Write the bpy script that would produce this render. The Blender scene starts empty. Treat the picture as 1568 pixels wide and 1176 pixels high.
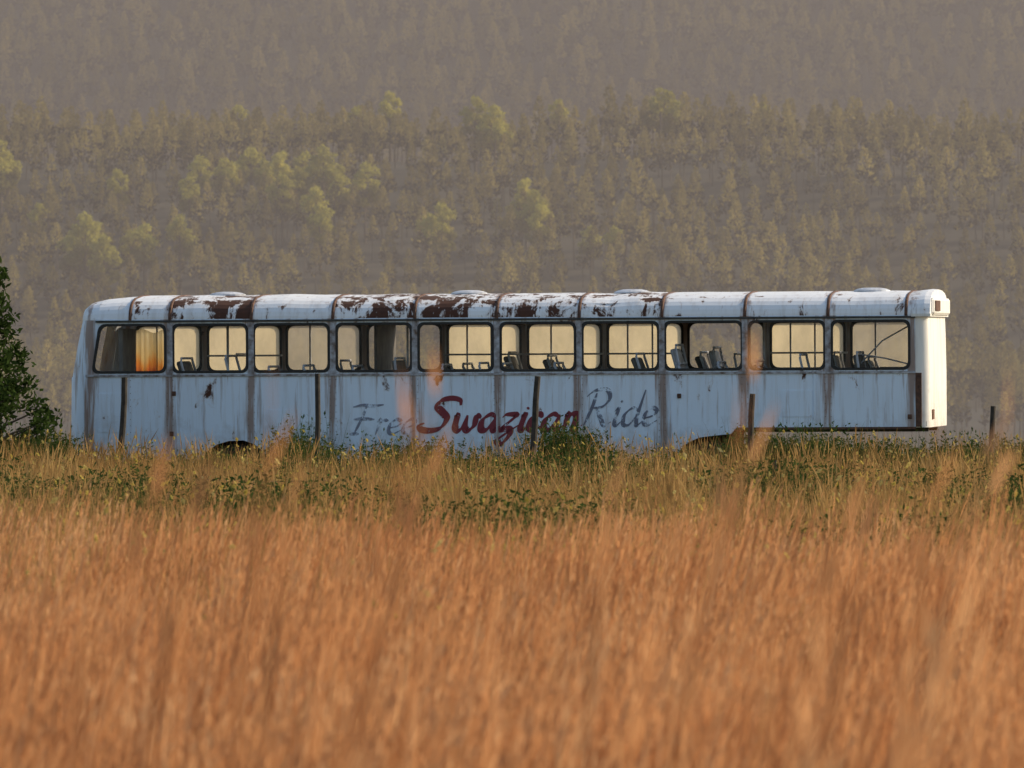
import bpy, math, random
import numpy as np
from mathutils import Vector, Matrix, Euler
random.seed(7); rng=np.random.default_rng(7)
scene=bpy.context.scene
U=8.5e-5; CAMZ=1.92; HOR=520
def P(px,py,d): return ((px-784)*U*d, CAMZ+(HOR-py)*U*d)

# ------------------------------------------------------------ node helpers
def newmat(name):
    m=bpy.data.materials.new(name); m.use_nodes=True
    nt=m.node_tree; nt.nodes.clear()
    out=nt.nodes.new('ShaderNodeOutputMaterial')
    return m,nt,out
def N(nt,t,**k):
    n=nt.nodes.new(t)
    for a,b in k.items():
        if a in n.inputs: n.inputs[a].default_value=b
        else: setattr(n,a,b)
    return n
def L(nt,a,b): nt.links.new(a,b)
def ramp(nt,fac,stops,interp='LINEAR'):
    r=nt.nodes.new('ShaderNodeValToRGB'); r.color_ramp.interpolation=interp
    e=r.color_ramp.elements
    while len(e)<len(stops): e.new(0.5)
    for i,(p,c) in enumerate(stops):
        e[i].position=p; e[i].color=(*c,1) if len(c)==3 else c
    L(nt,fac,r.inputs[0]); return r
def mth(nt,op,a,b=None,c=None,clamp=False):
    n=nt.nodes.new('ShaderNodeMath'); n.operation=op; n.use_clamp=clamp
    for i,v in enumerate((a,b,c)):
        if v is None: continue
        if isinstance(v,(int,float)): n.inputs[i].default_value=v
        else: L(nt,v,n.inputs[i])
    return n.outputs[0]
def mixc(nt,f,a,b,bt='MIX'):
    n=nt.nodes.new('ShaderNodeMix'); n.data_type='RGBA'; n.blend_type=bt
    for s,v in ((n.inputs[0],f),(n.inputs[6],a),(n.inputs[7],b)):
        if isinstance(v,(int,float)): s.default_value=v
        elif isinstance(v,tuple): s.default_value=(*v,1) if len(v)==3 else v
        else: L(nt,v,s)
    return n.outputs[2]
def noise(nt,vec,scale,detail=4,rough=.55,mapscale=None,loc=(0,0,0),dist=0):
    if mapscale:
        mp=N(nt,'ShaderNodeMapping'); mp.inputs['Scale'].default_value=mapscale; mp.inputs['Location'].default_value=loc
        L(nt,vec,mp.inputs[0]); vec=mp.outputs[0]
    n=N(nt,'ShaderNodeTexNoise'); n.inputs['Scale'].default_value=scale; n.inputs['Detail'].default_value=detail
    n.inputs['Roughness'].default_value=rough; n.inputs['Distortion'].default_value=dist
    L(nt,vec,n.inputs['Vector']); return n.outputs['Fac']

def simple(name,c1,c2,scale=8,rough=.8,metal=0):
    m,nt,out=newmat(name); tc=N(nt,'ShaderNodeTexCoord')
    f=noise(nt,tc.outputs['Object'],scale,6)
    r=ramp(nt,f,[(.3,c1),(.7,c2)])
    b=N(nt,'ShaderNodeBsdfPrincipled',Roughness=rough,Metallic=metal)
    L(nt,r.outputs[0],b.inputs['Base Color']); L(nt,b.outputs[0],out.inputs[0]); return m

def leafmat(name,cols,trans=.5,patch=None,patchscale=.15,rnd=.45):
    m,nt,out=newmat(name)
    oi=N(nt,'ShaderNodeObjectInfo'); geo=N(nt,'ShaderNodeNewGeometry')
    f1=noise(nt,geo.outputs['Position'],patchscale,3)
    f2=noise(nt,geo.outputs['Position'],patchscale*9,2)
    f=mth(nt,'ADD',mth(nt,'MULTIPLY',oi.outputs['Random'],rnd),mth(nt,'MULTIPLY',f1,.95-rnd))
    f=mth(nt,'ADD',f,mth(nt,'MULTIPLY',f2,.25)); f=mth(nt,'SUBTRACT',f,.12)
    r=ramp(nt,f,[(i/(len(cols)-1),c) for i,c in enumerate(cols)])
    col=r.outputs[0]
    d=N(nt,'ShaderNodeBsdfDiffuse'); t=N(nt,'ShaderNodeBsdfTranslucent'); mx=N(nt,'ShaderNodeMixShader'); mx.inputs[0].default_value=trans
    L(nt,col,d.inputs[0]); L(nt,col,t.inputs[0]); L(nt,d.outputs[0],mx.inputs[1]); L(nt,t.outputs[0],mx.inputs[2])
    L(nt,mx.outputs[0],out.inputs[0]); return m

# ------------------------------------------------------------ mesh builder
class MB:
    def __init__(s): s.v=[]; s.f=[]; s.m=[]
    def add(s,vs,fs,mi=0):
        o=len(s.v); s.v.extend([tuple(v) for v in vs]); s.f.extend([tuple(i+o for i in f) for f in fs]); s.m.extend([mi]*len(fs))
    def box(s,x0,x1,y0,y1,z0,z1,mi=0,b=0.0,mat=None):
        if b<=0:
            vs=[(x,y,z) for x in(x0,x1) for y in(y0,y1) for z in(z0,z1)]
            fs=[(0,1,3,2),(4,6,7,5),(0,4,5,1),(2,3,7,6),(0,2,6,4),(1,5,7,3)]
        else:
            vs=[];fs=[]
            def ring(z,i):
                X0,X1,Y0,Y1=x0+i,x1-i,y0+i,y1-i; c=b
                return [(X0+c,Y0,z),(X1-c,Y0,z),(X1,Y0+c,z),(X1,Y1-c,z),(X1-c,Y1,z),(X0+c,Y1,z),(X0,Y1-c,z),(X0,Y0+c,z)]
            for z,i in((z0,b*.7),(z0+b,0),(z1-b,0),(z1,b*.7)): vs+=ring(z,i)
            for k in range(3):
                for j in range(8): fs.append((k*8+j,k*8+(j+1)%8,(k+1)*8+(j+1)%8,(k+1)*8+j))
            fs.append(tuple(range(7,-1,-1))); fs.append(tuple(range(24,32)))
        if mat is not None: vs=[mat@Vector(v) for v in vs]
        s.add(vs,fs,mi)
    def tube(s,pts,r,mi=0,n=6,r2=None,cap=True):
        pts=[Vector(p) for p in pts]; K=len(pts); vs=[];fs=[]
        for i,p in enumerate(pts):
            t=(pts[min(i+1,K-1)]-pts[max(i-1,0)]); t=t.normalized() if t.length>1e-9 else Vector((0,0,1))
            a=t.cross(Vector((0,0,1)) if abs(t.z)<.9 else Vector((1,0,0))).normalized(); b=t.cross(a)
            rr=r if r2 is None else r+(r2-r)*i/(K-1)
            for j in range(n):
                an=2*math.pi*j/n; vs.append(p+a*math.cos(an)*rr+b*math.sin(an)*rr)
        for i in range(K-1):
            for j in range(n): fs.append((i*n+j,i*n+(j+1)%n,(i+1)*n+(j+1)%n,(i+1)*n+j))
        if cap: fs.append(tuple(range(n-1,-1,-1))); fs.append(tuple(range((K-1)*n,K*n)))
        s.add(vs,fs,mi)
    def obj(s,name,mats,parent=None,smooth=False,link=True,fix=False):
        me=bpy.data.meshes.new(name); me.from_pydata(s.v,[],s.f)
        for m in mats: me.materials.append(m)
        me.polygons.foreach_set('material_index',s.m)
        if smooth: me.polygons.foreach_set('use_smooth',[True]*len(s.f))
        if fix:
            import bmesh
            bm=bmesh.new(); bm.from_mesh(me); bmesh.ops.remove_doubles(bm,verts=bm.verts,dist=1e-5); bmesh.ops.recalc_face_normals(bm,faces=bm.faces); bm.to_mesh(me); bm.free()
        me.update()
        o=bpy.data.objects.new(name,me)
        if link: scene.collection.objects.link(o)
        if parent: o.parent=parent
        return o

def instancer(name,pts,rots,scls,idx,objs):
    col=bpy.data.collections.new(name+'_parts')
    for i,o in enumerate(objs): o.name=f"{name}_clump_{i:02d}"; col.objects.link(o)
    me=bpy.data.meshes.new(name); me.from_pydata([tuple(p) for p in pts],[],[])
    a=me.attributes.new('rot','FLOAT_VECTOR','POINT'); a.data.foreach_set('vector',np.asarray(rots,dtype=np.float32).ravel())
    a=me.attributes.new('scl','FLOAT','POINT'); a.data.foreach_set('value',np.asarray(scls,dtype=np.float32))
    a=me.attributes.new('idx','INT','POINT'); a.data.foreach_set('value',np.asarray(idx,dtype=np.int32))
    ob=bpy.data.objects.new(name,me); scene.collection.objects.link(ob)
    g=bpy.data.node_groups.new(name+'_gn','GeometryNodeTree')
    g.interface.new_socket('Geometry',in_out='INPUT',socket_type='NodeSocketGeometry')
    g.interface.new_socket('Geometry',in_out='OUTPUT',socket_type='NodeSocketGeometry')
    gi=g.nodes.new('NodeGroupInput'); go=g.nodes.new('NodeGroupOutput')
    ip=g.nodes.new('GeometryNodeInstanceOnPoints'); ci=g.nodes.new('GeometryNodeCollectionInfo')
    ci.inputs['Collection'].default_value=col; ci.inputs['Separate Children'].default_value=True; ci.inputs['Reset Children'].default_value=True
    def na(n,t):
        x=g.nodes.new('GeometryNodeInputNamedAttribute'); x.data_type=t; x.inputs['Name'].default_value=n
        return [o for o in x.outputs if o.enabled and o.name=='Attribute'][0]
    g.links.new(gi.outputs[0],ip.inputs['Points']); g.links.new(ci.outputs[0],ip.inputs['Instance'])
    ip.inputs['Pick Instance'].default_value=True
    g.links.new(na('idx','INT'),ip.inputs['Instance Index'])
    g.links.new(na('rot','FLOAT_VECTOR'),ip.inputs['Rotation'])
    g.links.new(na('scl','FLOAT'),ip.inputs['Scale'])
    g.links.new(ip.outputs[0],go.inputs[0])
    md=ob.modifiers.new('scatter','NODES'); md.node_group=g
    return ob

# ------------------------------------------------------------ camera, light, sky
cd=bpy.data.cameras.new('camera'); cam=bpy.data.objects.new('camera',cd); scene.collection.objects.link(cam)
cam.location=(0,0,CAMZ); cam.rotation_euler=(math.pi/2-(588-HOR)*U,0,0)
cd.sensor_width=36; cd.lens=36/(1568*U); cd.clip_start=.5; cd.clip_end=9000
cd.dof.use_dof=True; cd.dof.focus_distance=99; cd.dof.aperture_fstop=9.5
scene.camera=cam
EL=math.radians(29); AZ=math.radians(17)   # AZ: behind the bus plane
sv=Vector((math.cos(AZ)*math.cos(EL),math.sin(AZ)*math.cos(EL),math.sin(EL)))
sl=bpy.data.lights.new('sun','SUN'); sl.energy=5.0; sl.angle=math.radians(.5); sl.color=(1,.83,.59)
so=bpy.data.objects.new('sun',sl); scene.collection.objects.link(so); so.rotation_euler=sv.to_track_quat('Z','Y').to_euler(); so.location=(60,40,60)
w=bpy.data.worlds.new('World'); scene.world=w; w.use_nodes=True
nt=w.node_tree; bg=nt.nodes['Background']; sky=nt.nodes.new('ShaderNodeTexSky'); sky.sky_type='NISHITA'; sky.sun_disc=False
sky.sun_elevation=EL; sky.sun_rotation=math.pi/2-AZ; sky.air_density=1.3; sky.dust_density=1.5
L(nt,sky.outputs[0],bg.inputs[0]); bg.inputs[1].default_value=.15
scene.view_settings.view_transform='Standard'; scene.view_settings.look='None'; scene.view_settings.exposure=0

# ------------------------------------------------------------ terrain
YS=[-60,105,350,900,1180,1395,1460,1600,1680,3800]; ZS=[0,0,-14,-12,-8.5,31.5,36,27,27,560]
def H(x,y):
    x=np.asarray(x,float); y=np.asarray(y,float)
    z=np.interp(y,YS,ZS); k=np.clip((y-800)/400,0,1)
    z=z+k*(1.0*np.sin(x/41+1.3)+1.0*np.sin(x/23+y/60)+.6*np.sin(x/11+y/31+2))
    return z
xs=np.concatenate([np.linspace(-1500,-220,14),np.linspace(-200,200,81),np.linspace(220,1500,14)])
ys=np.concatenate([np.linspace(-60,110,35),np.linspace(120,720,31),np.linspace(730,2200,148),np.linspace(2250,3800,20)])
X,Y=np.meshgrid(xs,ys); Z=H(X,Y); nx=len(xs); ny=len(ys)
mb=MB(); mb.v=list(zip(X.ravel(),Y.ravel(),Z.ravel()))
mb.f=[(j*nx+i,j*nx+i+1,(j+1)*nx+i+1,(j+1)*nx+i) for j in range(ny-1) for i in range(nx-1)]; mb.m=[0]*len(mb.f)
m,nt,out=newmat('ground'); tc=N(nt,'ShaderNodeTexCoord')
f=noise(nt,tc.outputs['Object'],.8,6); f2=noise(nt,tc.outputs['Object'],.03,4)
near=ramp(nt,f,[(.3,(.05,.036,.018)),(.7,(.13,.09,.038))]).outputs[0]
far=ramp(nt,f2,[(.3,(.018,.018,.010)),(.7,(.04,.035,.018))]).outputs[0]
sp=N(nt,'ShaderNodeSeparateXYZ'); L(nt,tc.outputs['Object'],sp.inputs[0])
k=mth(nt,'DIVIDE',mth(nt,'SUBTRACT',sp.outputs[1],112),60,clamp=True)
b=N(nt,'ShaderNodeBsdfPrincipled',Roughness=.95); L(nt,mixc(nt,k,near,far),b.inputs['Base Color']); L(nt,b.outputs[0],out.inputs[0])
mb.obj('ground',[m],smooth=True)

# ------------------------------------------------------------ haze banks (real scattering volumes)
def haze(pts,z0,z1,dens,alb):
    mb=MB(); n=len(pts)
    mb.add([(x,y,z0) for x,y in pts]+[(x,y,z1) for x,y in pts],[tuple(range(n-1,-1,-1)),tuple(range(n,2*n))]+[(i,(i+1)%n,n+(i+1)%n,n+i) for i in range(n)])
    m,nt,out=newmat('haze'); v=N(nt,'ShaderNodeVolumeScatter'); v.inputs['Color'].default_value=(*alb,1); v.inputs['Density'].default_value=dens
    v.inputs['Anisotropy'].default_value=.1
    a=N(nt,'ShaderNodeVolumeAbsorption'); a.inputs['Color'].default_value=(*alb,1); a.inputs['Density'].default_value=dens
    s=N(nt,'ShaderNodeAddShader'); L(nt,v.outputs[0],s.inputs[0]); L(nt,a.outputs[0],s.inputs[1])
    L(nt,s.outputs[0],out.inputs['Volume']); return mb.obj('haze',[m])
haze([(-900,450),(0,275),(900,100),(900,900),(-900,900)],-30,75,.00092,(.52,.465,.455))
haze([(-900,1590),(0,1540),(900,1490),(900,1670),(-900,1670)],-10,125,.0052,(.46,.415,.43))

# ------------------------------------------------------------ forest
bark=simple('bark',(.05,.035,.025),(.12,.09,.06),20)
def leaves(mb,c,rad,n,size,mi,flat=1.0,shell=.3):
    d=rng.normal(size=(n,3)); d/=np.linalg.norm(d,axis=1)[:,None]
    r=(shell+(1-shell)*rng.random(n))**.6
    p=d*r[:,None]*np.array(rad)+np.array(c)
    for i in range(n):
        a=rng.normal(size=3); a/=np.linalg.norm(a); b=np.cross(a,rng.normal(size=3)); b/=np.linalg.norm(b)
        s=size*(.6+.8*rng.random())
        q=p[i]; mb.add([q-a*s,q+b*s*.45,q+a*s,q-b*s*.45],[(0,1,2,3)],mi)
def conifer(h,w,n):
    mb=MB(); mb.tube([(0,0,-1.5),(0.05,0,h*.5),(0,.05,h*.97)],.16,0,5,.03)
    for i in range(n):
        t=.42+.58*rng.random()**.8; r=w*((1-t)/.58)**.62*(.35+.65*rng.random())+.07; a=rng.random()*6.283
        z=h*t+rng.normal()*.15; s=(.30+.45*(1-t))*(.6+.7*rng.random())
        c=np.array([r*math.cos(a),r*math.sin(a),z])
        o=np.array([math.cos(a),math.sin(a),.8+rng.normal()*.5]); o/=np.linalg.norm(o)
        b=np.cross(o,rng.normal(size=3)); b/=np.linalg.norm(b)
        mb.add([c-o*s*.5,c+b*s*.45,c+o*s,c-b*s*.45],[(0,1,2,3)],1 if t>.66 or rng.random()<.25 else 2)  # bright leaves on top, mostly dark ones below: crown shading by material
    return mb
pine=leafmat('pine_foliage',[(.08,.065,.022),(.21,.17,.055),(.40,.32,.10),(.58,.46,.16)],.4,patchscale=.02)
pined=leafmat('pine_foliage_shaded',[(.018,.016,.008),(.035,.028,.013)],.2,patchscale=.02)  # dark copy for the lower crown: shade put into the leaf colour
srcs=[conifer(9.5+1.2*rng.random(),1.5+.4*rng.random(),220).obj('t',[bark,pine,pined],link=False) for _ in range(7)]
pts=[];rots=[];scl=[];idx=[]
y=930.; row=0
while y<1475:
    x=-330+rng.random()*3
    while x<330:
        px=x+rng.normal()*.7; py=y+rng.normal()*2.4+3*math.sin(x/19+row*1.7)
        if rng.random()<.93:
            pts.append((px,py,float(H(px,py))-.2)); rots.append((rng.normal()*.04,rng.normal()*.04,rng.random()*6.28)); 
            scl.append(.92+.13*rng.normal()+.08*math.sin(px/17+py/29)); idx.append(rng.integers(7))
        x+=3.5*(.6+.9*rng.random())
    y+=(13 if y>1160 else 24); row+=1
y=1690.
while y<2110:
    x=-330+rng.random()*3
    while x<330:
        px=x+rng.normal(); py=y+rng.normal()*3
        pts.append((px,py,float(H(px,py))-.2)); rots.append((0,0,rng.random()*6.28)); scl.append(.95+.5*rng.random()); idx.append(rng.integers(7))
        x+=4.8*(.6+.8*rng.random())
    y+=12
instancer('pine_forest',pts,rots,scl,idx,srcs)

def gum(h,lob):
    mb=MB(); mb.tube([(0,0,-2),(.15,0,h*.4),(0,.1,h*.75)],.3,0,6,.12)
    for i in range(lob):
        a=rng.random()*6.28; t=.5+.42*i/lob; R=(2.2*math.sqrt(max(.05,1-((t-.62)/.36)**2)))*(.55+.5*rng.random())
        c=(R*math.cos(a),R*math.sin(a),h*t)
        mb.tube([(0.05,0,h*(t-.2)),(c[0]*.5,c[1]*.5,h*(t-.08)),c],.09,0,4,.03)
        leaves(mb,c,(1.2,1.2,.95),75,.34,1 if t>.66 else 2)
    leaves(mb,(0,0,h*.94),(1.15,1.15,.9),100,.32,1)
    return mb
gumf=leafmat('eucalyptus_foliage',[(.24,.22,.045),(.46,.42,.07),(.64,.57,.11)],.45,patchscale=.2)  # brighter yellow copy: sunlit crown tops painted in
gumi=leafmat('eucalyptus_foliage_shaded',[(.10,.095,.025),(.22,.20,.045),(.30,.27,.06)],.35,patchscale=.2)  # darker copy for the lower lobes: crown shade painted into the leaves
gs=[gum(13+.5*i,14).obj('g',[bark,gumf,gumi],link=False) for i in range(4)]
spots=[(130,325,1.15),(108,345,.9),(160,360,1.0),(222,330,1.0),(200,345,.8),(276,318,1.0),(305,232,.9),(345,230,.9),(384,213,.9),(405,235,.8),(432,222,1.0),(468,228,.9),(495,222,1.05),(512,240,.8),(547,158,1.0),(565,178,.85),(560,243,1.0),(597,122,.95),(483,276,1.0),(490,300,.9),(432,262,.9),(675,305,1.05),(655,318,.8),(728,143,1.0),(758,160,1.0),(772,178,.8),(806,264,.9),(818,282,1.0),(828,300,.9),(0,205,1.2),(12,225,1),(1012,126,1.1),(1030,140,.9),(180,255,.8),(940,340,.6),(290,262,.8),(855,148,.8),(1280,152,.7),(365,150,.8),(1168,150,.7),(905,345,.7),(60,300,.7),(520,262,.8),(455,250,.8),(795,285,.8),(145,345,.9)]
pts=[];rots=[];scl=[];idx=[]
for sx,sy,s in spots:
    best=None
    for d in np.arange(1170,1500,2.):
        x=(sx-784)*U*d; top=float(H(x,d))+14.0*s+ .5
        pyy=HOR-(top-CAMZ)/d/U
        if best is None or abs(pyy-sy)<best[0]: best=(abs(pyy-sy),x,d)
    _,x,d=best
    pts.append((x,d,float(H(x,d)))); rots.append((0,0,rng.random()*6.28)); scl.append(s); idx.append(rng.integers(4))
instancer('eucalyptus_grove',pts,rots,scl,idx,gs)

# ------------------------------------------------------------ tall orange grass
def blade(mb,x,y,h,lean,la,w,mi,seg=4,head=0,hm=0,plume=0):
    ang=rng.random()*3.14; wx,wy=math.cos(ang)*w/2,math.sin(ang)*w/2
    vs=[]
    def pos(t):
        k=lean*t**1.8
        return np.array([x+math.cos(la)*k,y+math.sin(la)*k,h*(t-.12*(lean/h)*t*t)])
    for i in range(seg+1):
        t=i/seg; p=pos(t); ww=(1-t*.85)
        vs+= [(p[0]-wx*ww,p[1]-wy*ww,p[2]),(p[0]+wx*ww,p[1]+wy*ww,p[2])]
    mb.add(vs,[(2*i,2*i+1,2*i+3,2*i+2) for i in range(seg)],mi)
    for j in range(head):
        t=.70+.3*j/max(1,head-1)+.02*rng.random(); c=pos(t); d=pos(t+.05)-pos(t); d/=np.linalg.norm(d)
        d=d+rng.normal(size=3)*.16; d/=np.linalg.norm(d); l=.05+.03*rng.random()
        b=np.cross(d,rng.normal(size=3)); b/=np.linalg.norm(b); q=.0042
        mb.add([c,c+d*l*.4+b*q,c+d*l,c+d*l*.4-b*q],[(0,1,2,3)],hm)
    if plume:
        a0=pos(.68); b0=pos(.85); c0=pos(1.04); s=np.cross(c0-a0,rng.normal(size=3)); s/=np.linalg.norm(s); q=plume
        mb.add([a0,b0+s*q,c0,b0-s*q],[(0,1,2,3)],hm)
def tallclump(n,h0):
    mb=MB()
    for i in range(n):
        a=rng.random()*6.28; r=.3*math.sqrt(rng.random()); h=h0*(.42+.6*rng.random()**1.5)
        blade(mb,r*math.cos(a),r*math.sin(a),h,h*(.04+.22*rng.random()),rng.normal()*.5-.1,.004+.004*rng.random(),0,4,head=(5 if rng.random()<.4 else 0),hm=1,plume=(.005 if rng.random()<.5 else 0))
    return mb
g1=leafmat('dry_grass',[(.13,.055,.025),(.38,.165,.068),(.54,.25,.10),(.62,.37,.16),(.36,.31,.10)],.5,patchscale=.35,rnd=.6)
g2=leafmat('grass_heads',[(.42,.18,.08),(.64,.32,.14),(.76,.50,.28)],.5,patchscale=.5,rnd=.6)
gsrc=[tallclump(75,1.0).obj('g',[g1,g2],link=False) for _ in range(8)]
pts=[];rots=[];scl=[];idx=[]
def scatter(y0,y1,dens,marg,fn):
    n=int(sum((2*(.0667*yy+marg))*1 for yy in np.arange(y0,y1,1.))*dens)
    c=0
    while c<n:
        yy=y0+(y1-y0)*rng.random(); W=.0667*y1+marg; xx=(rng.random()*2-1)*W
        if abs(xx)>.0667*yy+marg: continue
        c+=1; fn(xx,yy)
def f_t(x,y):
    if y>28 and rng.random()<(y-28)/26: return
    pts.append((x,y,float(H(x,y))-.02)); rots.append((rng.normal()*.05,rng.normal()*.05+.03,rng.normal()*.4))
    scl.append((.90+.07*math.sin(x*.9+y*.35)+.06*math.sin(x*2.3-y*.8)+.09*rng.normal())*(1 if y<24 else .95)); idx.append(rng.integers(8))
scatter(9,54,12,1.6,f_t)
tall1=[]
for i in range(4):
    mb=MB()
    for k in range(5):
        a=rng.random()*6.28; r=.16*rng.random()
        blade(mb,r*math.cos(a),r*math.sin(a),1.0*(.75+.35*rng.random()),.05+.12*rng.random(),rng.normal()*.5,.004,0,5,head=6,hm=1,plume=.0035)
    tall1.append(mb.obj('g',[g1,g2],link=False))
for i in range(16):
    d=12+12*rng.random(); x=(rng.random()*2-1)*(.075*d)
    pts.append((x,d,0)); rots.append((0,.03,rng.normal()*.3)); scl.append(1.0+.32*rng.random()); idx.append(8+rng.integers(4))
for px,py,d in ((335,610,11),(1158,650,10),(915,640,12),(430,665,12),(1380,660,11),(1500,700,12)):
    x,z=P(px,py,d); pts.append((x-.08,d,0)); rots.append((0,.0,0)); scl.append(z/1.06); idx.append(8+rng.integers(4))
instancer('tall_grass',pts,rots,scl,idx,gsrc+tall1)

# ------------------------------------------------------------ mid-field scrub
sg=leafmat('weed_leaves',[(.045,.055,.013),(.11,.105,.027),(.21,.165,.045),(.34,.24,.075)],.45,patchscale=.4,rnd=.6)
sd=leafmat('dry_stalks',[(.18,.10,.038),(.42,.25,.095),(.60,.40,.17)],.4,patchscale=.5,rnd=.6)
fl=leafmat('weed_flowers',[(.45,.33,.06),(.55,.43,.12),(.55,.48,.28)],.3)
dk=leafmat('green_leaves',[(.020,.042,.012),(.042,.07,.02),(.08,.11,.03)],.4,patchscale=.5)
def weed(h0,n,leafy,lm,flow,sm=1,spread=.25,hv=.6):
    mb=MB()
    for i in range(n):
        a=rng.random()*6.28; r=spread*math.sqrt(rng.random()); h=h0*(1.1-hv*rng.random()); x=r*math.cos(a); y=r*math.sin(a)
        ln=h*.35*rng.random(); la=rng.random()*6.28
        blade(mb,x,y,h,ln,la,.006,sm,3,plume=(.006 if leafy<1 and rng.random()<.4 else 0),hm=sm)
        for j in range(leafy):
            t=.15+.85*rng.random(); k=ln*t**1.8; c=np.array([x+math.cos(la)*k,y+math.sin(la)*k,h*t*.95])
            o=rng.normal(size=3); o[2]=abs(o[2])*.8; o/=np.linalg.norm(o); b=np.cross(o,rng.normal(size=3)); b/=np.linalg.norm(b); s=.025+.03*rng.random()
            mb.add([c,c+o*s*.5+b*s*.2,c+o*s,c+o*s*.5-b*s*.2],[(0,1,2,3)],lm)
        if rng.random()<flow:
            c=np.array([x+math.cos(la)*ln,y+math.sin(la)*ln,h*.97])
            for _ in range(3):
                o=rng.normal(size=3)*.009; b=rng.normal(size=3)*.009; mb.add([c-o,c-b,c+o,c+b],[(0,1,2,3)],2)
    return mb
M4=[sg,sd,fl,dk]
ws=[weed(.45,24,6,0,.2).obj('w',M4,link=False) for _ in range(5)]+[weed(.66,40,0,0,.03,hv=.75).obj('w',M4,link=False) for _ in range(4)]+[weed(.50,24,14,3,.08).obj('w',M4,link=False) for _ in range(3)]
pts=[];rots=[];scl=[];idx=[]
def f_w(x,y):
    k=math.sin(x*.7+y*.23)+math.sin(x*1.9-y*.31+2)*.8+rng.normal()*.7
    if y<48 and rng.random()<(48-y)/22: return
    dry=.30-(y-75)*.022
    if k>.95 and y>56: i=9+int(rng.integers(3))
    elif k>dry: i=int(rng.integers(5)) 
    else: i=5+int(rng.integers(4))
    if k>-.10 and k<.12: return
    pts.append((x,y,float(H(x,y))-.02)); rots.append((rng.normal()*.08,rng.normal()*.08,rng.random()*6.28)); scl.append((.60+.58*rng.random()**1.8+.08*k)*(1.12 if i>=5 else 1)); idx.append(i)
scatter(34,98.4,7.5,2.5,f_w)
def f_b(x,y):
    if -6<x<6.0 and 98.5<y<104.5: return
    pts.append((x,y,float(H(x,y))-.02)); rots.append((0,0,rng.random()*6.28)); scl.append(.7+.35*rng.random()); idx.append(int(rng.integers(12)))
scatter(98.4,125,5,3,f_b)
instancer('meadow_weeds',pts,rots,scl,idx,ws)
pts=[];rots=[];scl=[];idx=[]
gs2=[weed(.6,28,18,3,.05).obj('w',M4,link=False) for _ in range(3)]+[weed(.7,52,3,3,0).obj('w',[dk,dk,fl,dk],link=False) for _ in range(3)]
for (a,b,n,s) in [(95,310,70,.76),(310,412,36,.76),(432,482,40,1.25),(560,680,40,1.0),(690,830,30,.85),(826,895,56,1.28),(890,1040,34,.92),(1040,1130,36,.95),(1130,1350,150,1.15),(1350,1568,80,1.0),(0,110,70,1.1),(412,432,8,.75)]:
    for i in range(n):
        px=a+(b-a)*rng.random(); d=96.3+1.8*rng.random()+ (1.5*rng.random() if px<600 else 0)
        if px>1150: d=96+3*rng.random()-.6
        pts.append(((px-784)*U*d,d,-.02)); rots.append((rng.normal()*.06,rng.normal()*.06,rng.random()*6.28)); scl.append(s*(.65+.5*rng.random())); idx.append(int(rng.integers(6)))
instancer('green_weeds',pts,rots,scl,idx,gs2)

# ------------------------------------------------------------ tree at left edge
bd=leafmat('tree_leaves',[(.020,.038,.010),(.038,.062,.016),(.075,.105,.028)],.35,patchscale=1.2)
mb=MB(); mb.tube([(0,0,-.2),(.05,0,.8),(-.05,0,1.7),(0,.05,3.1)],.12,0,8,.03)
for i in range(130):
    a=i*2.4+rng.normal()*.3; t=(i+.5)/130; z=.25+2.9*t; prof_r=float(np.interp(z,[.2,.6,1.2,1.6,1.85,2.5,3.1],[1.05,1.15,1.0,.72,.52,.46,.2]))
    R=prof_r*(.4+.6*rng.random())
    c=(R*math.cos(a),R*math.sin(a)*.9,z)
    mb.tube([(0,0,max(.2,z-.5)),(c[0]*.5,c[1]*.5,z-.2),c],.022,0,5,.008)
    leaves(mb,c,(.20,.20,.18),80,.046,1,shell=.1)
x,z=P(-44,0,98.5); o=mb.obj('leafy_tree',[bark,bd]); o.location=(x,98.5,0)

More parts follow.
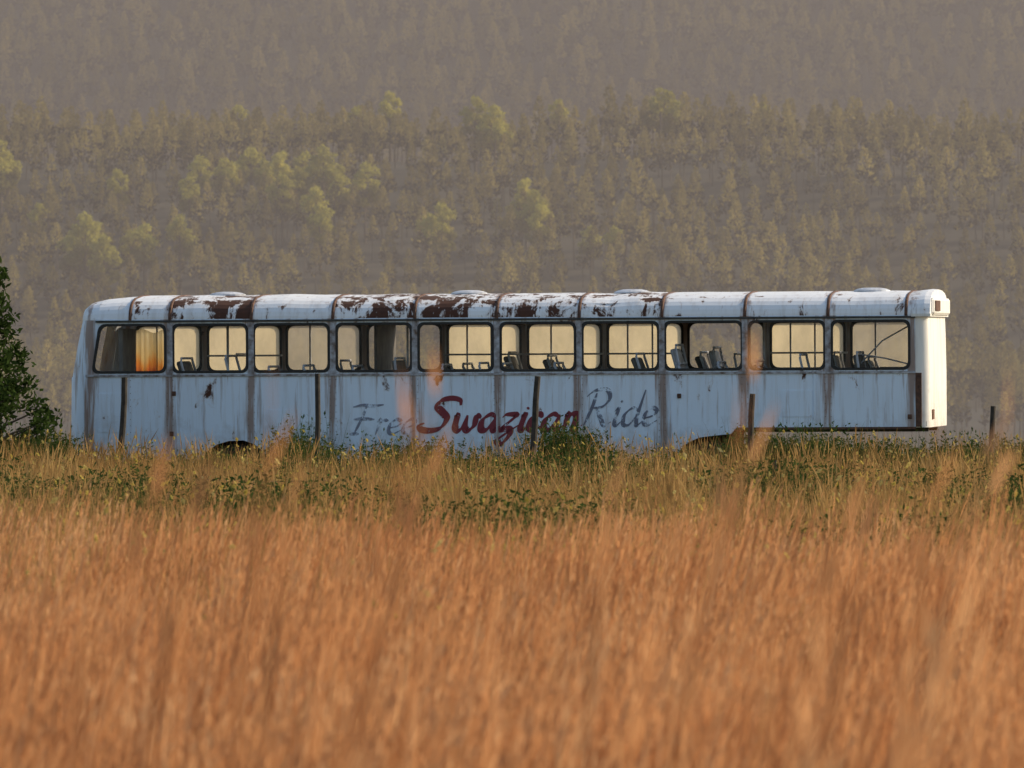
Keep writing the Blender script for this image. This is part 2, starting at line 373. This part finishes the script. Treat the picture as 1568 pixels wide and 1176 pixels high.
# ------------------------------------------------------------ bus
bus=bpy.data.objects.new('abandoned_bus',None); scene.collection.objects.link(bus)
S=.0085; CX=774; cy=math.cos(math.radians(8.5))
def bx(px): return (px-CX)*S/cy
def bz(py): return (746-py)*S
PITCH=126*S/cy; X0=bx(262)
def paint(name,base,rust,streak,zlo,zhi,roof=False,rustcol=((.10,.035,.018),(.045,.02,.013)),scale=3.2):
    m,nt,out=newmat(name); tc=N(nt,'ShaderNodeTexCoord'); v=tc.outputs['Object']
    sp=N(nt,'ShaderNodeSeparateXYZ'); L(nt,v,sp.inputs[0])
    zz=mth(nt,'DIVIDE',mth(nt,'SUBTRACT',sp.outputs[2],zlo),zhi-zlo,clamp=True)
    d=mth(nt,'PINGPONG',mth(nt,'DIVIDE',mth(nt,'SUBTRACT',sp.outputs[0],X0),PITCH),.5)
    seam=mth(nt,'SUBTRACT',1,mth(nt,'DIVIDE',d,.13),clamp=True)
    n0=noise(nt,v,1.3,5); col=mixc(nt,mth(nt,'MULTIPLY',n0,.5),base,tuple(c*.80 for c in base))
    dr=noise(nt,v,1,5,.6,mapscale=(11,4,.8))
    dirt=mth(nt,'MULTIPLY',mth(nt,'SUBTRACT',dr,.50),2.6,clamp=True)
    col=mixc(nt,mth(nt,'MULTIPLY',dirt,.55),col,(.36,.28,.21))
    st=noise(nt,v,1,6,.65,mapscale=(13,6,.8),loc=(3,1,0))
    a=mth(nt,'ADD',mth(nt,'SUBTRACT',st,.595 if not roof else .645),mth(nt,'MULTIPLY',seam,.25*streak))
    a=mth(nt,'ADD',a,mth(nt,'MULTIPLY',zz,.05))
    a=mth(nt,'MULTIPLY',a,6,clamp=True)
    col=mixc(nt,mth(nt,'MULTIPLY',a,.82*min(1,streak)),col,(.23,.115,.06))
    if not roof:
        gr=mth(nt,'MULTIPLY',mth(nt,'SUBTRACT',mth(nt,'ADD',noise(nt,v,4,7,.65),mth(nt,'MULTIPLY',zz,-.55)),.27),2.2,clamp=True)
        col=mixc(nt,mth(nt,'MULTIPLY',gr,.6),col,(.27,.20,.155))
    r=noise(nt,v,scale,9,.66,mapscale=(1,1,.75) if not roof else (1,1,.5),loc=(5,2,1),dist=.5)
    if roof:
        drip=noise(nt,v,1,3,.5,mapscale=(22,3,1.2),loc=(1,7,2))
        r=mth(nt,'ADD',r,mth(nt,'MULTIPLY',mth(nt,'SUBTRACT',drip,.5),.22))
    edge=mth(nt,'MULTIPLY',mth(nt,'SUBTRACT',zz,.5),-.01 if roof else .04)
    r=mth(nt,'ADD',r,edge); r=mth(nt,'ADD',r,rust)
    k=mth(nt,'MULTIPLY',mth(nt,'SUBTRACT',r,.62),26,clamp=True)
    halo=mth(nt,'MULTIPLY',mth(nt,'SUBTRACT',r,.58),12,clamp=True)
    rc=mixc(nt,noise(nt,v,14,4),rustcol[0],rustcol[1])
    col=mixc(nt,mth(nt,'MULTIPLY',halo,.45),col,(.42,.26,.16))
    col=mixc(nt,k,col,rc)
    b=N(nt,'ShaderNodeBsdfPrincipled'); L(nt,col,b.inputs['Base Color'])
    L(nt,mth(nt,'ADD',.45,mth(nt,'MULTIPLY',k,.45)),b.inputs['Roughness'])
    bp=N(nt,'ShaderNodeBump'); bp.inputs['Strength'].default_value=.4; bp.inputs['Distance'].default_value=.012
    L(nt,mth(nt,'ADD',mth(nt,'MULTIPLY',k,-.4),noise(nt,v,2.2,3)),bp.inputs['Height']); L(nt,bp.outputs[0],b.inputs['Normal'])
    L(nt,b.outputs[0],out.inputs[0]); return m
side_m=paint('faded_blue_paint',(.74,.85,1.0),-.035,1.0,bz(702),bz(572))
roof_clean=paint('roof_paint',(.86,.87,.90),0.0,.9,bz(490),bz(448),True)
roof_mid=paint('roof_paint_flaking',(.86,.87,.90),.095,.9,bz(490),bz(448),True,scale=3.8)
roof_rust=paint('roof_paint_rusted',(.86,.87,.90),.15,1,bz(490),bz(448),True,scale=3.6)
end_m=paint('white_paint',(.88,.87,.84),-.10,.3,bz(702),bz(480))
rub=simple('black_rubber',(.012,.012,.013),(.035,.032,.03),30,.7)
rustm=simple('rusty_steel',(.05,.025,.018),(.15,.07,.04),18,.85)
darkm=simple('grimy_or_shadow_metal',(.03,.03,.032),(.08,.075,.07),12,.8)
trim=simple('pale_trim',(.35,.36,.40),(.62,.66,.74),9,.55)
dirtyt=simple('stained_trim',(.12,.075,.05),(.50,.52,.58),12,.65)
inn=simple('interior_panel',(.07,.07,.07),(.18,.17,.16),5,.8)

def rounded(pts,r,n=5):
    out=[]; K=len(pts)
    for i in range(K):
        p=Vector(pts[i]); a=Vector(pts[i-1])-p; b=Vector(pts[(i+1)%K])-p
        ra=min(r,a.length*.45,b.length*.45); A=p+a.normalized()*ra; B=p+b.normalized()*ra
        for k in range(n+1):
            t=k/n; out.append(tuple((1-t)**2*A+2*t*(1-t)*p+t*t*B))
    return out
wins=[[(153,494),(255,494),(255,568),(141,568)]]+[[(a,494),(b,494),(b,568),(a,568)] for a,b in [(266,382),(391,508),(519,635),(645,760),(771,886),(896,1013),(1022,1140),(1150,1265),(1275,1393)]]
holes=[rounded([(bx(x),bz(y)) for x,y in w],.10) for w in wins]
arch1=[(312,702),(320,688),(334,679),(352,674),(375,673),(392,679),(404,689),(412,702)]
arch2=[(1040,702),(1046,688),(1058,678),(1075,671),(1100,668),(1122,666),(1130,657)]
outline=[(146,486),(131,572),(131,702)]+arch1+arch2+[(1402,657),(1402,486)]
outl=[(bx(x),bz(y)) for x,y in outline]
def sidepanel(name,y,t,flat_bottom=False):
    cu=bpy.data.curves.new(name,'CURVE'); cu.dimensions='2D'; cu.fill_mode='BOTH'; cu.extrude=t/2
    for lp in [outl]+holes:
        s=cu.splines.new('POLY'); s.points.add(len(lp)-1); s.use_cyclic_u=True
        for i,(a,b) in enumerate(lp): s.points[i].co=(a,b,0,1)
    co=bpy.data.objects.new('tmp',cu); scene.collection.objects.link(co); dg=bpy.context.evaluated_depsgraph_get()
    me=bpy.data.meshes.new_from_object(co.evaluated_get(dg)); bpy.data.objects.remove(co)
    for v in me.vertices: v.co=(v.co.x,y+v.co.z,v.co.y)
    me.flip_normals(); me.materials.clear(); me.materials.append(side_m); me.name=name
    for p in me.polygons: p.use_smooth=False
    o=bpy.data.objects.new(name,me); scene.collection.objects.link(o); o.parent=bus; return o
W=2.5
sidepanel('side_panel',.0125,.025); sidepanel('far_side_panel',W-.0125,.025)
mb=MB()
for side in (0,1):
    for lp in holes:
        c=Vector((sum(p[0] for p in lp)/len(lp),sum(p[1] for p in lp)/len(lp))); n=len(lp)
        def off(p,d):
            v=Vector(p)-c; hx,hz=abs(v.x),abs(v.y); return (p[0]+d*(1 if v.x>0 else -1)*min(1,hx/.38),p[1]+d*(1 if v.y>0 else -1)*min(1,hz/.22))
        o1=[off(p,.012) for p in lp]; i1=[off(p,-.02) for p in lp]
        ya,yb=((-.010,.035) if side==0 else (W-.035,W+.010))
        vs=[(p[0],ya,p[1]) for p in o1]+[(p[0],ya,p[1]) for p in i1]+[(p[0],yb,p[1]) for p in i1]+[(p[0],yb,p[1]) for p in o1]
        fs=[]
        for k in range(4):
            for j in range(n): fs.append((k*n+j,k*n+(j+1)%n,((k+1)%4)*n+(j+1)%n,((k+1)%4)*n+j))
        mb.add(vs,fs,0)
mb.obj('window_seals',[rub],bus,fix=True)
def dusty(name,col,amt,tr,var=.3):
    m,nt,out=newmat(name); tc=N(nt,'ShaderNodeTexCoord'); f=noise(nt,tc.outputs['Object'],2.2,7,.65,mapscale=(1,1,.6))
    fac=mth(nt,'ADD',amt-var/2,mth(nt,'MULTIPLY',f,var),clamp=True)
    t=N(nt,'ShaderNodeBsdfTransparent'); t.inputs[0].default_value=(.93,.93,.92,1)
    d=N(nt,'ShaderNodeBsdfDiffuse'); d.inputs[0].default_value=(*col,1); tl=N(nt,'ShaderNodeBsdfTranslucent'); tl.inputs[0].default_value=(*col,1)
    a=N(nt,'ShaderNodeMixShader'); a.inputs[0].default_value=tr; L(nt,d.outputs[0],a.inputs[1]); L(nt,tl.outputs[0],a.inputs[2])
    b=N(nt,'ShaderNodeMixShader'); L(nt,fac,b.inputs[0]); L(nt,t.outputs[0],b.inputs[1]); L(nt,a.outputs[0],b.inputs[2])
    L(nt,b.outputs[0],out.inputs[0]); return m
gl_near=dusty('window_glass',(.5,.47,.42),.10,.5,.35); gl_far=dusty('dusty_glass',(.92,.78,.52),.72,.9,.9); gl_far2=dusty('clearer_glass',(.80,.70,.52),.40,.88,.7)
mb=MB(); mf=MB()
for i,lp in enumerate(holes):
    if i not in (7,): 
        n=len(lp); mb.add([(p[0],.014,p[1]) for p in lp],[tuple(range(n))],0)
    if i not in (3,7): 
        n=len(lp); mf.add([(p[0],W-.014,p[1]) for p in lp],[tuple(range(n))],1 if i in (2,9) else 0)
mb.obj('window_panes',[gl_near],bus); mf.obj('far_window_panes',[gl_far,gl_far2],bus)

# roof loft
prof=[(0,0),(.004,.045),(.022,.10),(.058,.155),(.115,.205),(.20,.25),(.36,.29),(.75,.325),(1.25,.338)]
prof=prof+[(W-y,z) for y,z in prof[-2::-1]]
def rsec(px,hs,ins,dz=0):
    return [(bx(px),ins+(W-2*ins)*(y/W),bz(488)+z*hs+dz) for y,z in prof]
mb=MB()
seams=[200,262,388,514,640,766,892,1018,1144,1270,1388]
lvl=[0,0,3,1,3,3,2,2,1,0,0,0]
ML={0:0,1:0,2:1,3:2}
secs=[(119,.40,.30),(123,.62,.17),(132,.80,.08),(150,.89,.03),(175,.95,.01),(198,.985,0)]
cur=[rsec(*s) for s in secs]
K=len(prof)
def loft(A,mi):
    vs=[v for s in A for v in s]; fs=[]
    for i in range(len(A)-1):
        for j in range(K-1): fs.append((i*K+j,(i+1)*K+j,(i+1)*K+j+1,i*K+j+1))
    mb.add(vs,fs,mi)
loft(cur,0); mb.add(cur[0],[tuple(range(K))],0)
for i in range(len(seams)-1):
    a,b=seams[i]+1.2,seams[i+1]-1.2; e=3.5; dd=rng.normal()*.006
    loft([rsec(a,.985,.004),rsec(a+e,1,0),rsec(a+(b-a)*.35,1.004,0,dd),rsec(a+(b-a)*.7,1.002,0,-dd*.5),rsec(b-e,1,0),rsec(b,.985,.004)],ML[lvl[i+1]])
loft([rsec(1389.5,.99,0),rsec(1400,1.02,-.01),rsec(1415,1.06,-.02),rsec(1424,1.04,-.01)],0); mb.add(rsec(1424,1.04,-.01),[tuple(range(K))],0)
mb.obj('roof',[roof_clean,roof_mid,roof_rust],bus,smooth=False,fix=True)
mb=MB()
for sx in seams:
    A=[rsec(sx-3,.97,.006),rsec(sx-1.1,1.0,-.012,.008),rsec(sx+1.1,1.0,-.012,.008),rsec(sx+3,.97,.006)]
    vs=[v for s in A for v in s]; fs=[]
    for i in range(3):
        for j in range(K-1): fs.append((i*K+j,(i+1)*K+j,(i+1)*K+j+1,i*K+j+1))
    mb.add(vs,fs,0)
mb.obj('roof_ribs',[rustm],bus)
mb=MB()
for vx in (330,706,958,1325):
    cx=bx(vx); zt=bz(488)+.325; R=[(.24,0),(.24,.02),(.20,.035),(.19,.040),(.12,.052),(.06,.055)]
    n=20; vs=[(cx+r*math.cos(2*math.pi*j/n),1.0+r*math.sin(2*math.pi*j/n),zt+z) for r,z in R for j in range(n)]
    fs=[(i*n+j,i*n+(j+1)%n,(i+1)*n+(j+1)%n,(i+1)*n+j) for i in range(len(R)-1) for j in range(n)]+[tuple(range((len(R)-1)*n,len(R)*n))]
    mb.add(vs,fs,0)
mb.obj('roof_vents',[trim],bus)
mb=MB()
mb.box(bx(147),bx(1402),-.028,-.001,bz(490.5),bz(487.5),0)  # drip rail; its shadow line is painted in as dark metal
mb.box(bx(131),bx(1402),-.018,-.001,bz(574.5),bz(571),1)
for i,sx in enumerate([262,388,514,640,766,892,1018,1144,1270]):
    mb.box(bx(sx-4.2),bx(sx+4.2),-.014,-.001,bz(570.5),bz(491),1)
for sx in (196,262,514,640,766,892,1018,1030,1250):
    zb=bz(700 if sx<1040 else 659)
    mb.box(bx(sx-1.6),bx(sx+1.6),-.010,-.001,zb,bz(575),2)
mb.box(bx(1132),bx(1402),-.016,-.001,bz(659.5),bz(656),3)
mb.box(bx(1402),bx(1411),-.012,.06,bz(656),bz(574),3)
mb.obj('body_trim',[darkm,dirtyt,side_m,rustm],bus)
mb=MB()
for (a,b,c,d) in ((414,446,626,652),(150,186,600,660),(1200,1246,600,640)):
    mb.box(bx(a),bx(b),-.007,-.001,bz(d),bz(c),0,)
mb.obj('side_hatches',[side_m],bus)
mb=MB()
for sx in [196,262,388,514,640,766,892,1018,1144,1270]:
    for k in range(12):
        zz=bz(580+k*10)
        if sx>1130 and 580+k*10>652: continue
        for dx in (-4.5,4.5):
            x=bx(sx+dx); r=.006; mb.add([(x-r,-.0135,zz),(x,-.0135,zz-r),(x+r,-.0135,zz),(x,-.0135,zz+r),(x,-.019,zz)],[(0,1,4),(1,2,4),(2,3,4),(3,0,4)],0)
mb.obj('rivets',[rustm],bus)
mb=MB()
for px,py in ((140,688),(264,662),(1044,607),(1393,640),(268,600)):
    mb.box(bx(px-3),bx(px+3),-.02,-.001,bz(py+4),bz(py-3),0,b=.005)
mb.obj('side_fittings',[rustm],bus)

def cap(name,levels,left,mats,hole=None,ny=10,nc=7):
    mb=MB(); rows=[]
    rad=.34 if left else .12
    for (py,xs_,xe,ins) in levels:
        row=[]
        for k in range(nc+1):
            a=math.pi/2*k/nc
            row.append((bx(xs_)+(bx(xe)-bx(xs_))*math.sin(a), ins+rad*(1-math.cos(a)), bz(py)))
        for k in range(1,ny): row.append((bx(xe),rad+ins+(W-2*rad-2*ins)*k/ny,bz(py)))
        for k in range(nc,-1,-1):
            a=math.pi/2*k/nc; row.append((bx(xs_)+(bx(xe)-bx(xs_))*math.sin(a), W-ins-rad*(1-math.cos(a)), bz(py)))
        rows.append(row)
    n=len(rows[0]); vs=[v for r in rows for v in r]
    for i in range(len(rows)-1):
        for j in range(n-1):
            if hole and hole[0]<=i<hole[1] and nc+1<=j<nc+ny-1:
                if j!=nc+ny//2: continue
            mb.add([vs[i*n+j],vs[(i+1)*n+j],vs[(i+1)*n+j+1],vs[i*n+j+1]],[(0,1,2,3)],0)
    return mb.obj(name,mats,bus,smooth=True,fix=True)
cap('front_end',[(487,146,120,.0),(494,144.6,118.5,0),(530,138,111,0),(566,132,105,0),(574,131,103.5,0),(576,131,102,0),(640,131,101,0),(702,131,101,0)],True,[side_m],hole=(1,4))
cap('rear_end',[(486,1402,1421,0),(520,1402,1422,0),(574,1402,1423,0),(657,1402,1423,0)],False,[end_m])
mb=MB(); mb.box(bx(129.5),bx(132.5),-.012,-.001,bz(700),bz(577),0)
mb.box(bx(104),bx(116),.26,.30,bz(577),bz(573),1)
mb.obj('front_corner_trim',[side_m,darkm],bus)
mb=MB()
mb.box(bx(1421),bx(1429),.15,W-.1,bz(486),bz(460),0,b=.03)
mb.box(bx(1396),bx(1425),-.03,W,bz(488.5),bz(484),0)
mb.box(bx(1429),bx(1431),.25,.85,bz(480),bz(464),1,b=.006)
mb.box(bx(1423),bx(1425),.3,.5,bz(645),bz(630),1,b=.006)
mb.obj('rear_visor',[end_m,rustm],bus)
mb=MB()
mb.box(bx(135),bx(1418),.04,W-.04,bz(655),bz(648),0)
mb.box(bx(205),bx(1415),.10,W-.10,bz(470),bz(466),1)
mb.box(bx(560),bx(564),.9,W-.05,bz(648),bz(470),0)
mb.box(bx(180),bx(186),.1,1.0,bz(648),bz(500),0)
mb.obj('interior_shell',[inn,inn],bus)
mb=MB()
for yy in (.55,1.75): mb.box(bx(140),bx(1415),yy,yy+.1,bz(664),bz(657),0)
for px in range(200,1400,110): mb.box(bx(px),bx(px+8),.1,W-.1,bz(662),bz(656),0)
mb.obj('chassis',[darkm],bus)
mb=MB()
for wx in (362,1083):
    for yy in (.16,W-.42):
        cx=bx(wx); cz=bz(722); n=28
        pr=[(0,.10),(.16,.10),(.18,.03),(.24,.02),(.27,.0),(.37,.0),(.40,.04),(.40,.22),(.37,.26),(0,.26)]
        vs=[(cx+r*math.cos(2*math.pi*j/n),yy+t,cz+r*math.sin(2*math.pi*j/n)) for r,t in pr for j in range(n)]
        for i in range(len(pr)-1):
            mb.add(vs[i*n:(i+2)*n],[(j,(j+1)%n,n+(j+1)%n,n+j) for j in range(n)],1 if i<3 else 0)
mb.obj('wheels',[rub,rustm],bus,smooth=True,fix=True)
mb=MB()
for a,b in ((300,424),(1030,1135)):
    mb.box(bx(a),bx(b),.5,.52,bz(720),bz(660),0); mb.box(bx(a),bx(b),.03,.5,bz(662),bz(660),0)
mb.obj('wheel_housings',[rustm],bus)
mb=MB()
for i,w_ in enumerate(wins):
    a,b=w_[0][0],w_[1][0]
    if i in (3,7): continue
    for fr in ((.27,.6) if i in (1,4,6,8) else (.32,)):
        mb.box(bx(a+(b-a)*fr-1.3),bx(a+(b-a)*fr+1.3),W-.05,W-.02,bz(567),bz(495),0)
for a,b in ((266,385),(640,890),(896,1016),(1150,1270)):
    mb.tube([(bx(a),W-.09,bz(543)),(bx(b),W-.09,bz(543))],.014,0,6)
mb.tube([(bx(205),.35,bz(485)),(bx(1390),.35,bz(485))],.016,0,6)
for px in (610,1008,1160,330): mb.tube([(bx(px),1.0,bz(650)),(bx(px),1.0,bz(470))],.016,0,6)
mb.tube([(bx(1310),.5,bz(563)),(bx(1345),.6,bz(525)),(bx(1392),.7,bz(498))],.011,0,6)
mb.tube([(bx(1310),.5,bz(545)),(bx(1350),.6,bz(552)),(bx(1392),.7,bz(563))],.011,0,6)
mb.obj('interior_rails',[trim],bus)
mb=MB()
def seat(px,y0,w,lean,top,pad):
    x=bx(px); z1=bz(top); zf=bz(648)
    b=[(x,y0,zf+.42),(x-lean*.5,y0,zf+.6),(x-lean,y0+.02,z1-.04),(x-lean,y0+.06,z1),(x-lean,y0+w-.06,z1),(x-lean,y0+w-.02,z1-.04),(x-lean*.5,y0+w,zf+.6),(x,y0+w,zf+.42)]
    mb.tube(b,.018,0,6)
    for yy in (y0+.05,y0+w-.05):
        mb.tube([(x,yy,zf+.42),(x+.4,yy,zf+.44),(x+.4,yy,zf)],.014,0,6); mb.tube([(x,yy,zf+.42),(x+.02,yy,zf)],.014,0,6)
    mb.box(x+.02,x+.42,y0,y0+w,zf+.43,zf+.5,1,b=.02)
    if pad: 
        M=Matrix.Translation((x-lean*.5,0,zf+.5))@Matrix.Rotation(-math.atan2(lean,z1-zf-.5),4,'Y')
        mb.box(-.03,.03,y0+.05,y0+w-.05,.02,(z1-zf-.5)*.93,pad,b=.02,mat=M)
for i,px in enumerate(range(300,1340,63)):
    if px in (930,): continue
    seat(px+rng.normal()*8,.10+.03*rng.random(),.85,.04+.16*rng.random(),542+rng.random()*20,2 if rng.random()<.5 else 0)
    if rng.random()<.75: seat(px+20+rng.normal()*10,1.5,.85,.05+.14*rng.random(),540+rng.random()*20,2 if rng.random()<.5 else 0)
seat(1052,.2,.8,.14,530,3); seat(1090,1.4,.8,.12,534,3)
mb.obj('seats',[trim,rub,inn,trim],bus)
m,nt,out=newmat('orange_curtain'); tc=N(nt,'ShaderNodeTexCoord'); sp=N(nt,'ShaderNodeSeparateXYZ'); L(nt,tc.outputs['Object'],sp.inputs[0])
f=noise(nt,tc.outputs['Object'],1,5,.6,mapscale=(9,9,1.5)); zz=mth(nt,'DIVIDE',mth(nt,'SUBTRACT',sp.outputs[2],bz(572)),bz(500)-bz(572))
r=ramp(nt,mth(nt,'ADD',mth(nt,'MULTIPLY',f,.5),mth(nt,'MULTIPLY',zz,.7)),[(.22,(.8,.12,.03)),(.40,(.85,.36,.08)),(.55,(.85,.66,.34)),(.9,(.80,.74,.58))])
d=N(nt,'ShaderNodeBsdfDiffuse'); t=N(nt,'ShaderNodeBsdfTranslucent'); mx=N(nt,'ShaderNodeMixShader'); mx.inputs[0].default_value=.7
L(nt,r.outputs[0],d.inputs[0]); L(nt,r.outputs[0],t.inputs[0]); L(nt,d.outputs[0],mx.inputs[1]); L(nt,t.outputs[0],mx.inputs[2]); L(nt,mx.outputs[0],out.inputs[0])
mb=MB(); n=60; vs=[]
for i in range(n+1):
    px=134+(206-134)*i/n; y=W-.06+.006*math.sin(i*.9)+.004*math.sin(i*2.3); vs+=[(bx(px),y,bz(575)),(bx(px),y,bz(503+3*math.sin(i*.2)))]
mb.add(vs,[(2*i,2*i+2,2*i+3,2*i+1) for i in range(n)],0); mb.obj('curtain',[m],bus,smooth=True)

# ------------------------------------------------------------ brush script lettering
G={'S':([[(.95,.8),(.88,.97),(.6,1.03),(.32,.95),(.26,.76),(.45,.58),(.62,.38),(.52,.1),(.25,0),(-.05,.03),(-.16,.16),(-.02,.24)]],.86),
'w':([[(-.02,.42),(.06,.48),(.08,.12),(.2,0),(.33,.14),(.37,.48)],[(.37,.48),(.39,.1),(.5,0),(.64,.15),(.66,.46),(.8,.4)]],.8),
'a':([[(.44,.42),(.26,.5),(.06,.32),(.08,.04),(.25,.02),(.40,.25),(.46,.48)],[(.46,.48),(.43,.1),(.5,0),(.64,.14)]],.62),
'z':([[(.02,.4),(.13,.49),(.42,.47),(.25,.25),(.06,.03),(.3,.03),(.36,-.15),(.2,-.42),(.04,-.32),(.3,-.06),(.56,.15)]],.54),
'i':([[(.04,.4),(.13,.48),(.1,.1),(.18,0),(.32,.14)],[(.16,.66),(.2,.72)]],.3),
'c':([[(.38,.38),(.28,.5),(.08,.38),(.05,.1),(.2,0),(.44,.13)]],.43),
'n':([[(0,.4),(.09,.48),(.06,0)],[(.08,.3),(.2,.48),(.35,.44),(.34,.1),(.42,0),(.58,.14)]],.56),
'R':([[(.17,.93),(.12,.5),(.0,0)],[(-.15,.78),(.1,1),(.45,1.02),(.58,.77),(.42,.54),(.12,.5)],[(.25,.5),(.45,.2),(.6,0),(.78,.1)]],.78),
'd':([[(.42,.42),(.25,.5),(.05,.3),(.08,.03),(.25,.02),(.42,.3)],[(.5,1.02),(.43,.3),(.45,.05),(.5,0),(.62,.13)]],.6),
'e':([[(.05,.2),(.3,.28),(.36,.42),(.22,.5),(.06,.35),(.06,.1),(.2,0),(.44,.14)]],.44),
'r':([[(0,.4),(.09,.48),(.06,0)],[(.08,.3),(.18,.46),(.34,.46)]],.37),
'F':([[(.22,.98),(.16,.5),(.05,0)],[(-.2,.92),(.1,.98),(.4,.96),(.72,1.0)],[(-.08,.50),(.2,.52),(.56,.50)],[(-.08,0),(.2,.01)]],.66)}
def cr(p,n=10):
    p=[np.array(q,float) for q in p]; p=[2*p[0]-p[1]]+p+[2*p[-1]-p[-2]]; out=[]
    for i in range(1,len(p)-2):
        for k in range(n):
            t=k/n; out.append(.5*((2*p[i])+(-p[i-1]+p[i+1])*t+(2*p[i-1]-5*p[i]+4*p[i+1]-p[i+2])*t*t+(-p[i-1]+3*p[i]-3*p[i+1]+p[i+2])*t**3))
    out.append(p[-2]); return out
def word(name,s,px,py,em,nib,mat,sx=1.0,slope=0,base=.17):
    mb=MB(); X=0; lay=0
    for ch in s:
        st,adv=G[ch]
        for path in st:
            pp=cr(path) if len(path)>2 else cr([path[0],tuple((np.array(path[0])+np.array(path[1]))/2),path[1]])
            pp=[np.array([(X+q[0]+.25*q[1])*sx,q[1]+slope*(X+q[0])]) for q in pp]
            lay=(lay+1)%3; yo=-.0045-.0012*lay
            vs=[];nn=np.array([math.cos(.7),math.sin(.7)])*nib/2
            for i,q in enumerate(pp):
                t=pp[min(i+1,len(pp)-1)]-pp[max(i-1,0)]; t=t/(np.linalg.norm(t)+1e-9); pr=np.array([-t[1],t[0]])
                k=abs(np.dot(pr,nn))+nib*base
                e=min(1,.35+3*min(i,len(pp)-1-i)/len(pp)); k*=e
                for sg_ in (-1,1):
                    r=q+pr*k*sg_; vs.append((bx(px+r[0]*em),yo,bz(py-r[1]*em)))
            mb.add(vs,[(2*i,2*i+1,2*i+3,2*i+2) for i in range(len(pp)-1)],0)
        X+=adv
    return mb.obj(name,[mat],bus)
def letter(name,col,thr,gain=9):
    m,nt,out=newmat(name); tc=N(nt,'ShaderNodeTexCoord'); f=noise(nt,tc.outputs['Object'],9,8,.7)
    k=mth(nt,'MULTIPLY',mth(nt,'SUBTRACT',f,thr),gain,clamp=True)
    b=N(nt,'ShaderNodeBsdfPrincipled',Roughness=.6); b.inputs['Base Color'].default_value=(*col,1)
    t=N(nt,'ShaderNodeBsdfTransparent'); mx=N(nt,'ShaderNodeMixShader'); L(nt,k,mx.inputs[0]); L(nt,t.outputs[0],mx.inputs[1]); L(nt,b.outputs[0],mx.inputs[2])
    L(nt,mx.outputs[0],out.inputs[0]); return m
red=letter('red_lettering',(.20,.018,.032),.33,12); gry=letter('grey_lettering',(.15,.16,.22),.41); gr2=letter('faint_grey_lettering',(.20,.21,.28),.40,5)
word('lettering_free','Free',543,664,45,.10,gr2,1.12,base=.26)
word('lettering_centre','Swazican',652,659,48,.19,red,1.06,.004,base=.19)
word('lettering_ride','Ride',898,652,53,.10,gry,.98,base=.22)

bus.location=((CX-4-784)*U*100,100,0)
bus.rotation_euler=Euler((0,-.0055,-math.radians(8.5)),'XYZ')

# ------------------------------------------------------------ fences
wood=simple('weathered_wood',(.018,.015,.012),(.06,.05,.04),14,.9)
wirem=simple('galvanised_wire',(.06,.055,.05),(.14,.12,.10),20,.6)
def fence(name,posts,d,r,wires):
    e=bpy.data.objects.new(name,None); scene.collection.objects.link(e)
    tops=[]
    for i,(xt,yt,xb,rr) in enumerate(posts):
        mb=MB(); X1,Z1=P(xt,yt,d); Xb,_=P(xb,yt,d); 
        p=[(Xb+(X1-Xb)*t+.008*math.sin(t*9+i),d+.01*math.sin(t*7+i),-.3+(Z1+.3)*t) for t in np.linspace(0,1,7)]
        mb.tube(p,rr*1.08,0,9,rr*.9); tops.append((Xb,X1,Z1))
        mb.obj(f'post_{i+1}',[wood],e,smooth=False)
    mb=MB()
    for h in wires:
        for i in range(len(tops)-1):
            a,b=tops[i],tops[i+1]; pp=[]
            xa=a[0]+(a[1]-a[0])*h/a[2]; xb=b[0]+(b[1]-b[0])*h/b[2]
            for t in np.linspace(0,1,9): pp.append((xa+(xb-xa)*t,d-.045,h-.05*4*t*(1-t)))
            mb.tube(pp,.0028,0,4)
            for t in np.linspace(.03,.97,26):
                x=xa+(xb-xa)*t; z=h-.05*4*t*(1-t); mb.tube([(x-.008,d-.045,z-.016),(x+.008,d-.045,z+.016)],.002,0,3)
    mb.obj('wires',[wirem],e); return e
fence('post_fence',[(-140,585,-146,.034),(191,578,181,.042),(487,572,484,.036),(824,576,808,.042),(1152,603,1147,.040),(1520,622,1518,.036),(1880,615,1876,.034)],96,.034,[.36])
fence('wire_fence',[(-60,730,-60,.018),(238,726,237,.022),(612,736,612,.014),(1187,705,1187,.022),(1640,706,1640,.02)],84,.02,[.42,.28])
